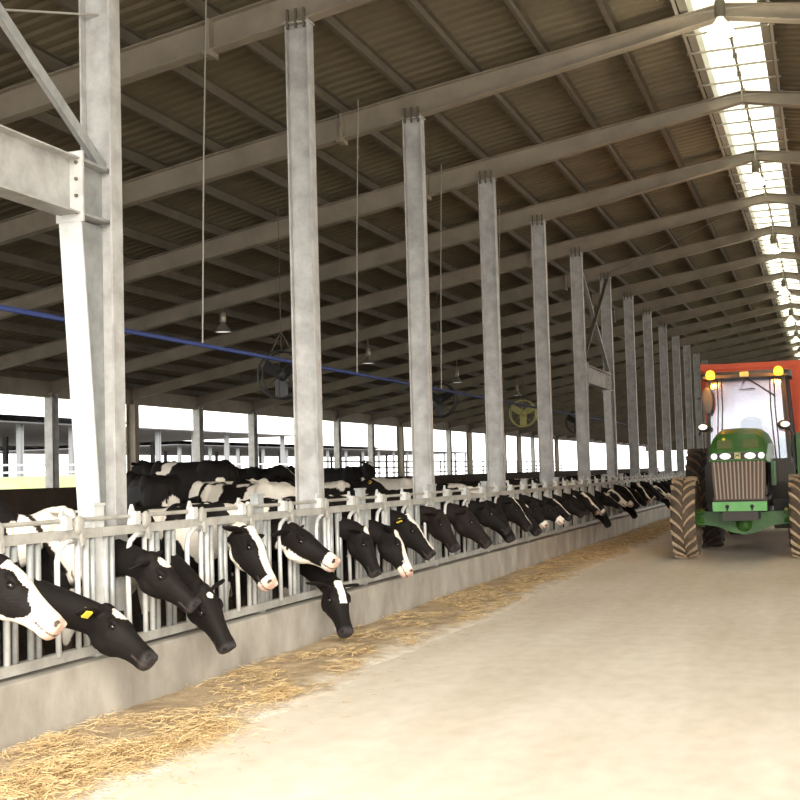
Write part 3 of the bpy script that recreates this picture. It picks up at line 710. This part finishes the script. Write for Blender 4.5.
for (px, py, pr_, cnt) in piles:
    for i in range(cnt):
        dx, dy = rnd.gauss(0, pr_ * .5), rnd.gauss(0, pr_ * .8); hh = .09 * math.exp(-(dx * dx + dy * dy) / (pr_ * pr_ * .5))
        x = max(XF + .05, px + dx)
        stalk(x, py + dy, .02 + rnd.random() * hh + .02, rnd.uniform(.04, .12), .004, rnd.uniform(0, 6.28), rnd.uniform(-.25, .35))
for i in range(22000):
    y = 4.5 + 50 * rnd.random() ** 1.9; s = rnd.random() ** .8
    x = XF + .05 + (edge(y) - XF) * s * .88
    if noise.noise(V((x * 2.2, y * 1.6, 5))) + rnd.random() * .35 < .18: continue
    stalk(x, y, .035 + rnd.random() * .03, rnd.uniform(.04, .12), .0045 * (1 + y / 18), rnd.uniform(0, 6.28), rnd.uniform(-.15, .3))
for i in range(500):
    y = 4.5 + 24 * rnd.random() ** 1.5; x = edge(y) + abs(rnd.gauss(0, .25))
    stalk(x, y, .008, rnd.uniform(.04, .1), .004, rnd.uniform(0, 6.28), 0)
o = b.build('loose_straw', M['straw'], fix=False); tag(o, 'loose golden straw stalks heaped and scattered beside the feed curb', 'straw', kind='stuff')

# ================================================================== THINGS UNDER THE ROOF
# blue water pipe
b = MB(); b.tube([(0, -14, 0), (0, 26, 0)], .024, 10)
o = b.build('blue_pipe', M['blue'], smooth=True, loc=(-6.32, 16, 3.15)); tag(o, 'long blue pipe hung on wires behind the columns', 'pipe', kind='thing')
for i, yy in enumerate((12.05, 16.75, 20.9, 25.05, 29.2)):
    b = MB(); top = zs(-6.2) - .1; b.tube([(.12, .02, top), (.05, .01, (top + 3.2) / 2), (0, 0, 3.17)], .009, 6)
    o = b.build('hanger_wire', M['wire'], loc=(-6.32, yy, 0))
    tag(o, ordw(i) + ' thin wire holding up the blue pipe, from the camera end', 'wire', 'wires of the blue pipe', 'thing')
b = MB(); b.tube([(-20, 0, 1.4), (0, 0, -.2)], .007, 6)
# high-bay lamps
def lamp(x, y, z, label, on, top):
    t = thing('high_bay_lamp', label, 'lamp', (x, y, z), 'high bay lamps')
    b = MB(); b.lathe([(.055, .22), (.07, .24), (.07, .42), (.05, .46), (.02, .48)], (0, 0, 0), (0, 0, 1), 14); b.build('ballast', M['reflector'] if not on else M['purlin'], t, True)
    b = MB(); b.lathe([(.19, 0), (.185, .01), (.13, .10), (.06, .19), (.05, .22), (.04, .22), (.05, .18), (.12, .095), (.175, .005)], (0, 0, 0), (0, 0, 1), 20, closed=True); b.build('reflector', M['reflector_lit'] if on else M['reflector'], t, True)
    b = MB(); b.lathe([(.165, .012), (.165, .03), (.05, .05)], (0, 0, 0), (0, 0, 1), 20); b.build('bulb', M['glow'] if on else M['lamp'], t, True)
    b = MB(); b.tube([(0, 0, .47), (0, 0, top - z)], .012, 6); b.build('hook', M['wire'], t)
    return t
for i, (yy, zz) in enumerate(((16.45, 7.28), (24.85, 7.10), (33.2, 7.10), (41.5, 7.10), (49.8, 7.10), (58.1, 7.1), (66.4, 7.1))):
    lamp(XR, yy, zz, ('brightly glowing high bay lamp under the ridge skylight, closest to the camera' if i == 0 else ordw(i - 1) + ' lit high bay lamp under the ridge skylight past the brightest one'), True, ZR + .3)
    if i < 5:
        ld = bpy.data.lights.new('ridge_lamp_light', 'POINT'); ld.energy = 90 if i == 0 else 50; ld.color = (1, .9, .7); ld.shadow_soft_size = .15
        lo = bpy.data.objects.new('ridge_lamp_light', ld); COL.objects.link(lo); lo.location = (XR, yy, zz - .12)
for i, (xx, yy) in enumerate(((-12.8, 25.4), (-12.8, 34.9), (-12.8, 44.4), (-12.8, 53.9))):
    lamp(xx, yy, 5.02, ordw(i) + ' small pale high bay lamp over the cow pens, from the camera end', False, zs(xx) - .1)
# conduit under the skylight
b = MB(); b.tube([(0, 10, 0), (0, YB - 1, 0)], .022, 6)
for i in range(80):
    y = 11 + i * .95
    if y < YB - 2: b.box(-.035, .035, y - .05, y + .05, -.03, .03)
o = b.build('conduit', M['skyframe'], loc=(XR, 0, ZR + .30)); tag(o, 'dark electric conduit running down the middle of the ridge skylight', 'conduit', kind='thing')
# roof tie rods
for i, (p, q, lab) in enumerate((((XR, FY(5), zb(XR) + .1), (XC, FY(6), zb(XC) + .1), 'thin tie rod stretched from the ridge to the far braced column'), ((XC, FY(0), 5.5), (-9, FY(-1), 4.9), 'thin slanting tie rod behind the knee-braced column'))):
    b = MB(); b.tube([V(p) - V(p), V(q) - V(p)], .010, 6); o = b.build('tie_rod', M['wire'], loc=p); tag(o, lab, 'tie rod', kind='thing')
# fans
def fan(x, y, z, R_, label, m, top):
    t = thing('ceiling_fan', label, 'fan', (x, y, z), 'round barn fans under the roof')
    for nm, hh, rr in (('cage_ring', -.1, R_), ('cage_ring', .1, R_)):
        b = MB(); b.tube([(rr * math.cos(a), hh, rr * math.sin(a)) for a in [2 * math.pi * k / 28 for k in range(29)]], .018, 6, cap=False); b.build(nm, m, t, True)
    b = MB(); b.lathe([(.09, -.08), (.11, 0), (.10, .16), (.05, .2)], (0, 0, 0), (0, 1, 0), 14); b.build('motor', m, t, True)
    for k in range(3):
        a = 2 * math.pi * k / 3 + .5; d = V((math.cos(a), 0, math.sin(a))); s = V((-math.sin(a), 0, math.cos(a)))
        b = MB(); b.obox(d * R_ * .5, d * R_ * .4, s * .10 + V((0, .05, 0)), V((0, .008, 0)) - s * .002); b.build('blade', m, t)
    b = MB()
    for k in range(8):
        a = 2 * math.pi * k / 8; b.tube([(.05 * math.cos(a), -.12, .05 * math.sin(a)), (R_ * math.cos(a), -.1, R_ * math.sin(a))], .008, 5)
    b.build('guard', m, t)
    b = MB(); b.tube([(0, 0, R_), (0, 0, top - z)], .007, 6); b.tube([(-.2, 0, R_ * .95), (0, 0, R_ + .35), (.2, 0, R_ * .95)], .012, 6); b.build('hanger', M['purlin'], t)
fan(-9, 20.1, 3.5, .42, 'black round fan half hidden beside the first plain column', M['black'], zs(-9) - .1)
fan(-9, 29.6, 3.5, .42, 'black round fan hanging between the second and third plain columns', M['black'], zs(-9) - .1)
fan(-9, 38.6, 3.5, .42, 'yellowish round fan hanging between the third and fourth plain columns', M['yellowold'], zs(-9) - .1)
fan(-9, 47.6, 3.5, .42, 'dark round fan farthest down the cow barn', M['black'], zs(-9) - .1)

# ================================================================== OUTSIDE, BEYOND THE OUTER WALL
def neighbour(x0, y0, y1, eave, label, colm, step, roofed=True, yfirst=None):
    t = thing('neighbour_barn', label, 'barn', (x0, (y0 + y1) / 2, 0)); ym = (y0 + y1) / 2; W_ = 24
    if roofed:
        b = MB(); b.add([(1, y0 - ym, eave), (-W_ / 2, y0 - ym, eave + 1.8), (-W_ - 1, y0 - ym, eave - .3), (1, y1 - ym, eave), (-W_ / 2, y1 - ym, eave + 1.8), (-W_ - 1, y1 - ym, eave - .3)], [(0, 1, 4, 3), (1, 2, 5, 4)])
        o = b.build('roof', M['white'], t, fix=False)
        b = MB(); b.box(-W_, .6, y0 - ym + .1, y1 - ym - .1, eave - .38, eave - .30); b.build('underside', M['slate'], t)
    y = yfirst if yfirst else y0 + 1.5
    while y < y1:
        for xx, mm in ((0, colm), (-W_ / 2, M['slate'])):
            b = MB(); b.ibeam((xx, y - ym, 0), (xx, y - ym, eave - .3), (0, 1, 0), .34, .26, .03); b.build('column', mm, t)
        y += step
    return t
neighbour(-42, 36, 95, 5.45, 'neighbouring open barn with dark roof underside and pale columns beyond the grass', M['pale'], 5.02, yfirst=43.4)
neighbour(-58, 104, 210, 5.4, 'farther open barn with grey columns beyond the outer wall', M['pale'], 6.2, roofed=True)
t = thing('pipe_fence', 'dark pipe rail fence just outside the farther outer columns', 'fence', (XO - .5, 75, 0))
for zz in (1.78, 2.03, 2.33):
    b = MB(); b.tube([(0, -27, zz), (0, 25, zz)], .03, 6); b.build('rail', M['purlin'], t)
for i in range(18):
    b = MB(); b.tube([(0, -27 + i * 3, 0), (0, -27 + i * 3, 2.4)], .04, 6); b.build('post', M['purlin'], t)
t = thing('white_rail_fence', 'pale rail fence at the foot of the neighbouring barn', 'fence', (-40.6, 70, 0))
for zz in (2.35, 2.75):
    b = MB(); b.tube([(0, -34, zz), (0, 26, zz)], .05, 6); b.build('rail', M['white'], t)
for i in range(21):
    b = MB(); b.tube([(0, -34 + i * 3, 0), (0, -34 + i * 3, 2.8)], .05, 6); b.build('post', M['white'], t)

# ================================================================== TRACTOR
TX, TY = -1.47, 23.72
tr = thing('tractor', 'green farm tractor with glowing amber beacons driving up the alley', 'tractor', (TX, TY, 0))
def wheel(x, y, r, w_, name, mt, ml, nl):
    c = V((x, y, r))
    b = MB(); hw = w_ / 2
    prof = [(r * .56, -hw * .8), (r * .75, -hw), (r * .90, -hw * .98), (r * .955, -hw * .8), (r * .965, 0), (r * .955, hw * .8), (r * .90, hw * .98), (r * .75, hw), (r * .56, hw * .8)]
    b.lathe(prof, c, (1, 0, 0), 48, closed=True); o = b.build(name, mt, tr, True)
    b = MB(); up = V((0, 0, 1)); fwd = V((0, 1, 0))
    for s in (-1, 1):
        for k in range(nl):
            a = 2 * math.pi * (k + (.5 if s > 0 else 0)) / nl; rings = []
            for j in range(5):
                t = j / 4; aa = a + .30 * (t ** .7); xx = s * (.01 + t * (hw - .01))
                rr = r * (.962 if t < .8 else .945); hgt = r * .045 if t < 1 else r * .05
                rad = V((0, math.sin(aa), math.cos(aa))); tn = V((0, math.cos(aa), -math.sin(aa)))
                ww = .028 + .01 * t
                cc = c + V((xx, 0, 0))
                rings.append([cc + rad * (rr - .02) - tn * ww, cc + rad * (rr + hgt) - tn * ww * .7, cc + rad * (rr + hgt) + tn * ww * .7, cc + rad * (rr - .02) + tn * ww])
            b.rings(rings)
    b.build('tread_lugs', ml, o)
    b = MB(); b.lathe([(r * .57, -hw * .55), (r * .57, hw * .55), (r * .48, hw * .3), (r * .2, hw * .15), (r * .16, hw * .5), (.02, hw * .5), (.02, -hw * .4), (r * .48, -hw * .3)], c, (1, 0, 0), 32, closed=True)
    b.build('rim', M['yellow'], o, True)
    return o
wheel(-1.03, 0, .75, .44, 'front_wheel', M['tyre'], M['lug'], 20)
wheel(1.03, 0, .75, .44, 'front_wheel', M['tyre'], M['lug'], 20)
wheel(-.97, 3.3, 1.03, .64, 'rear_wheel', M['tyre_dark'], M['tyre'], 22)
wheel(1.0, 3.3, 1.03, .64, 'rear_wheel', M['tyre_dark'], M['tyre'], 22)
# front axle
b = MB()
b.rings([[V((x, -.13, zc - hh)), V((x, .13, zc - hh)), V((x, .13, zc + hh)), V((x, -.13, zc + hh))] for x, zc, hh in ((-.84, .74, .11), (-.5, .72, .13), (-.22, .64, .17), (0, .62, .19), (.22, .64, .17), (.5, .72, .13), (.84, .74, .11))])
b.lathe([(.15, -.86), (.17, -.76), (.17, -.7)], (0, 0, .74), (1, 0, 0), 16); b.lathe([(.15, .86), (.17, .76), (.17, .7)], (0, 0, .74), (1, 0, 0), 16)
b.ball((0, -.12, .63), .15)
b.build('front_axle', M['green'], tr)
b = MB(); b.box(-.46, .46, -1.12, -1.02, .89, 1.05)
o = b.build('front_weight_plate', M['greenlight'], tr)
for s in (-1, 1):
    q = MB(); q.lathe([(.035, 0), (.035, .02)], (s * .21, -1.14, .97), (0, 1, 0), 12); q.box(s * .21 - .015, s * .21 + .015, -1.14, -1.11, .90, .97); q.build('bolt_hole', M['black'], o)
b = MB(); b.box(-.30, .30, -1.02, 1.2, .72, 1.05); b.build('engine_block', M['cabdark'], tr)
b = MB(); b.box(-.46, .46, -.98, .9, 1.05, 1.13); b.box(-.40, .40, -.6, 1.3, 1.13, 1.8); b.build('engine_side', M['cabdark'], tr)
# grille
b = MB(); b.rings([[V((-w_, y, z)), V((w_, y, z)), V((w_, y + .12, z)), V((-w_, y + .12, z))] for z, w_, y in ((1.08, .42, -1.04), (1.45, .45, -1.05), (1.78, .455, -1.04))])
g = b.build('grille', M['grille'], tr)
q = MB()
for k in range(13):
    x = -.40 + k * .0667; q.beam((x * .95, -1.055, 1.10), (x * 1.03, -1.065, 1.76), (1, 0, 0), .022, .025)
q.build('grille_bars', M['grillebar'], g)
# hood
b = MB(); rings = []
for (y, zt, zl, wt, wl) in ((-1.07, 1.92, 1.76, .47, .485), (-1.02, 2.02, 1.74, .46, .495), (-.80, 2.24, 1.72, .43, .50), (-.45, 2.34, 1.72, .40, .50), (.3, 2.36, 1.72, .42, .51), (1.3, 2.37, 1.70, .44, .52)):
    h_ = zt - zl
    rings.append([V((-wl, y, zl)), V((-wl, y, zl + h_ * .55)), V((-wt, y, zl + h_ * .85)), V((-wt * .7, y, zt)), V((0, y, zt + .015)), V((wt * .7, y, zt)), V((wt, y, zl + h_ * .85)), V((wl, y, zl + h_ * .55)), V((wl, y, zl))])
b.rings(rings); hood = b.build('hood', M['green'], tr)
mod = hood.modifiers.new('b', 'BEVEL'); mod.width = .015; mod.segments = 2
vm = mat('vent_mesh', (.12, .14, .05), .7)
for s in (-1, 1):
    q = MB(); q.obox((s * .22, -.985, 2.055), (.13, 0, 0), (0, .06, .075), (0, .012, -.010)); q.build('hood_vent', vm, hood)
q = MB(); q.ball((-.24, -.93, 2.15), .03, sc=(1, .6, 1)); q.build('marker_lamp', M['yellow'], hood)
q = MB(); q.rings([[V((x, -1.10, 1.80)), V((x, -1.10, 1.90)), V((x, -1.05, 1.91)), V((x, -1.05, 1.79))] for x in (-.47, .47)]); ls = q.build('lamp_strip', M['cabdark'], tr)
for x, rx in ((-.40, .055), (-.21, .095), (.21, .095), (.40, .055)):
    q = MB(); q.ellipsoid((x, -1.105, 1.85), (rx, 0, 0), (0, .03, 0), (0, 0, .055)); q.build('headlamp', M['lamp'], ls, True)
q = MB(); q.box(-.05, .05, -1.125, -1.10, 1.80, 1.91); bd = q.build('badge', M['yellowold'], tr)
q = MB()    # leaping animal mark on the badge
q.box(-.028, .02, -1.13, -1.124, 1.852, 1.872); q.box(.015, .026, -1.13, -1.124, 1.865, 1.892); q.box(.02, .036, -1.13, -1.124, 1.885, 1.895); q.box(-.034, -.022, -1.13, -1.124, 1.825, 1.86); q.box(.012, .034, -1.13, -1.124, 1.838, 1.848)
q.build('badge_mark', M['green'], bd)
# exhaust and side panels
b = MB(); b.box(.50, .56, .2, 1.1, 1.3, 1.75); b.build('battery_box', M['green'], tr)
b = MB(); b.box(-.75, .80, 1.2, 1.3, .9, 1.72); b.build('firewall', M['cabdark'], tr)
b = MB(); b.box(.5, .78, .55, 1.5, .5, 1.05); b.build('fuel_tank', M['cabdark'], tr)
b = MB(); b.box(-.70, -.5, .55, 1.3, .55, 1.0); b.build('tool_box', M['cabdark'], tr)
# cab
cab = MB()
for s in (-1, 1):
    cab.beam((s * .84, 1.28, 1.70), (s * .76, 1.38, 3.48), (1, 0, 0), .085, .09)
    cab.beam((s * .95, 2.9, 1.70), (s * .82, 2.85, 3.48), (1, 0, 0), .08, .08)
    cab.beam((s * .92, 2.05, 1.70), (s * .82, 2.05, 3.48), (1, 0, 0), .05, .06)
    cab.beam((s * .84, 1.28, 1.75), (s * .95, 2.9, 1.75), (0, 0, 1), .1, .06)
cab.beam((-.86, 1.28, 1.75), (.86, 1.28, 1.75), (0, 0, 1), .1, .06)
cab.box(-.93, .93, 1.3, 2.95, 1.0, 1.7)
cabo = cab.build('cab', M['cabdark'], tr)
q = MB(); q.add([(-.82, 1.27, 1.78), (.82, 1.27, 1.78), (.75, 1.37, 3.42), (-.75, 1.37, 3.42)], [(0, 1, 2, 3)]); q.build('windscreen', M['glass'], cabo, fix=False)
q = MB(); q.add([(-.82, 2.92, 1.78), (.82, 2.92, 1.78), (.75, 2.87, 3.42), (-.75, 2.87, 3.42)], [(0, 1, 2, 3)]); q.build('rear_window', M['glass'], cabo, fix=False)
for s in (-1, 1):
    q = MB(); q.add([(s * .87, 1.33, 1.78), (s * .97, 2.86, 1.78), (s * .85, 2.83, 3.42), (s * .78, 1.42, 3.42)], [(0, 1, 2, 3)]); q.build('door_glass', M['glass'], cabo, fix=False)
    q = MB()
    for off in (.0, .09):
        q.tube([(s * (.50 + off), 1.36, 3.42), (s * (.50 + off), 1.33, 2.8), (s * (.53 + off), 1.30, 2.3), (s * (.57 + off * .8), 1.27, 1.8)], .014, 6)
    q.build('door_frame', M['cabdark'], cabo)
q = MB(); rings = []
for (y, z0_, z1_, w_) in ((1.05, 3.37, 3.43, .86), (1.2, 3.37, 3.50, .93), (2.0, 3.40, 3.56, .95), (2.9, 3.40, 3.56, .93), (3.05, 3.42, 3.50, .88)):
    rings.append([V((-w_, y, z0_)), V((-w_, y, z1_ - .03)), V((-w_ * .85, y, z1_)), V((w_ * .85, y, z1_)), V((w_, y, z1_ - .03)), V((w_, y, z0_))])
q.rings(rings); rf = q.build('cab_roof', M['cabdark'], tr)
q = MB(); q.box(-.09, .09, 1.0, 1.05, 3.38, 3.47); q.build('roof_badge', M['yellowold'], rf)
q = MB(); q.tube([(.02, 1.25, 3.38), (-.12, 1.22, 3.14), (.2, 1.22, 3.16)], .012, 6); q.tube([(.02, 1.26, 3.38), (.6, 1.24, 3.0)], .014, 6); q.build('wiper', M['black'], cabo)
# seat, steering wheel
q = MB(); q.box(-.24, .24, 2.2, 2.5, 1.7, 2.0); q.box(-.22, .22, 2.45, 2.58, 2.0, 2.6); q.build('seat', M['black'], cabo)
q = MB(); q.tube([(.20 * math.cos(a) + .05, 1.75 + .08 * math.sin(a), 2.48 + .14 * math.sin(a)) for a in [2 * math.pi * k / 20 for k in range(21)]], .018, 6, cap=False); q.tube([(.05, 1.75, 2.48), (.05, 1.6, 1.75)], .03, 6); q.box(-.15, .3, 1.5, 1.62, 2.2, 2.42); q.build('steering_wheel', M['black'], cabo)
for s, zz, xb in ((-1, 3.44, -.70), (1, 3.46, .70)):
    q = MB(); q.lathe([(.05, 0), (.095, .02), (.10, .10), (.07, .16), (.01, .18)], (xb, 1.02, zz - .09), (0, 0, 1), 14); q.build('beacon', M['amber'], rf, True)
    ld = bpy.data.lights.new('beacon_light', 'POINT'); ld.energy = 45; ld.color = (1, .36, .04); ld.shadow_soft_size = .1
    lo = bpy.data.objects.new('beacon_light', ld); COL.objects.link(lo); lo.location = (TX + xb * .9, TY + .55, zz + .02)
for s in (-1, 1):
    q = MB(); q.tube([(s * .86, 1.25, 2.3), (s * .80, 1.1, 2.42)], .02, 6); q.ellipsoid((s * .74, 1.05, 2.43), (.13, 0, 0), (0, .07, 0), (0, 0, .09)); a_ = q.build('work_lamp', M['cabdark'], tr, True)
    q = MB(); q.ellipsoid((s * .76, .99, 2.44), (.085, 0, 0), (0, .03, 0), (0, 0, .055)); q.build('lens', M['lamp'], a_, True)
q = MB(); q.tube([(-.86, 1.2, 3.0), (-.72, 1.05, 3.0)], .015, 6); q.ellipsoid((-.66, 1.04, 2.95), (.11, 0, 0), (0, .025, 0), (0, 0, .26)); q.build('mirror', mat('mirror_back', (.10, .095, .09), .5), tr, True)
# rear fenders
for s in (-1, 1):
    q = MB(); rings = []
    for k in range(11):
        a = math.radians(-62 + k * 14); r_ = 1.20; xo = 1.26 if s > 0 else .80
        yy, zz = 3.3 + r_ * math.sin(a), 1.03 + r_ * math.cos(a)
        rings.append([V((s * .55, yy, zz)), V((s * xo, yy, zz - .02)), V((s * xo, yy, zz + .03)), V((s * .55, yy, zz + .05))])
    q.rings(rings); q.build('fender', M['green'], tr)
q = MB(); q.box(.92, 1.2, 2.15, 2.2, 1.3, 2.3); q.build('tool_panel', M['green'], tr)
q = MB(); q.box(-.35, .35, 1.2, 4.2, .55, 1.2); q.box(-.1, .1, 4.2, 5.4, .5, .62); q.build('rear_chassis', M['cabdark'], tr)

# feed wagon behind the tractor
wg = thing('feed_wagon', 'tall red feed mixer wagon towed behind the green tractor', 'wagon', (TX + .12, TY + 5.4, 0))
b = MB()
prof = [(-1.0, 1.0), (1.0, 1.0), (1.22, 3.2), (1.25, 3.92), (-1.25, 4.0), (-1.22, 3.2)]
b.rings([[V((x, y, z)) for x, z in prof] for y in (0, .06)]); b.rings([[V((x, y, z)) for x, z in prof] for y in (4.4, 4.46)])
for i in range(1, 6):
    if i == 4: continue
for (a, c) in ((1, 2), (2, 3), (4, 5), (5, 0), (0, 1)):
    x0, z0_ = prof[a]; x1, z1_ = prof[c]; d = V((x1 - x0, 0, z1_ - z0_)); nn = V((-d.z, 0, d.x)).normalized() * .03
    b.obox(((x0 + x1) / 2, 2.23, (z0_ + z1_) / 2), d / 2, (0, 2.23, 0), nn)
b.build('tub', M['red'], wg)
b = MB()
for x in (-.8, 0, .8): b.box(x - .04, x + .04, -.05, 0, 1.0, 3.85)
b.box(-1.27, 1.27, -.06, .1, 3.86, 3.98); b.build('stiffener', M['red'], wg)
b = MB(); b.box(-.7, .7, -.3, 4.6, .8, 1.0); b.box(-.08, .08, -.9, 0, .78, .9); b.build('chassis', M['cabdark'], wg)
for s in (-1, 1):
    q = MB(); q.lathe([(.25, -.14), (.42, -.15), (.46, -.1), (.46, .1), (.42, .15), (.25, .14)], (s * .85, 2.6, .46), (1, 0, 0), 28, closed=True); w1 = q.build('wheel', M['tyre_dark'], wg, True)
    q = MB(); q.lathe([(.26, -.1), (.26, .1), (.1, .12), (.02, .12), (.02, -.1)], (s * .85, 2.6, .46), (1, 0, 0), 20); q.build('hub', M['red'], w1, True)

# ================================================================== LIGHT, WORLD, CAMERA
for o_ in tr.children:      # the cab sits a touch narrower than the hood track
    if o_.name.startswith('cab'): o_.scale.x = .90; o_.location.x = .05

w = bpy.data.worlds.new('World'); scene.world = w; w.use_nodes = True
bg = w.node_tree.nodes['Background']; bg.inputs[0].default_value = (1.0, .985, .96, 1); bg.inputs[1].default_value = 3.8
sun = bpy.data.lights.new('soft_sun', 'SUN'); sun.energy = 9.0; sun.angle = math.radians(35); sun.color = (1, .94, .85)
so = bpy.data.objects.new('soft_sun', sun); COL.objects.link(so)
so.rotation_euler = V((-.40, .84, -.37)).to_track_quat('-Z', 'Y').to_euler()

cam = bpy.data.cameras.new('camera'); co_ = bpy.data.objects.new('camera', cam); COL.objects.link(co_)
cam.sensor_width = 36; cam.lens = 56.25; cam.clip_end = 2000
F_ = V((-0.32064038, 0.94534846, 0.05921182)); R_ = V((0.94608843, 0.32266637, -0.02833893)); U_ = V((0.04589583, -0.04693302, 0.99784311))
mw = Matrix((( R_.x, U_.x, -F_.x, 0), (R_.y, U_.y, -F_.y, 0), (R_.z, U_.z, -F_.z, CAM_H), (0, 0, 0, 1)))
co_.matrix_world = mw
scene.camera = co_
scene.view_settings.view_transform = 'Standard'
scene.view_settings.look = 'None'
scene.view_settings.exposure = 0.0
scene.cycles.max_bounces = 8; scene.cycles.diffuse_bounces = 5; scene.cycles.transparent_max_bounces = 12
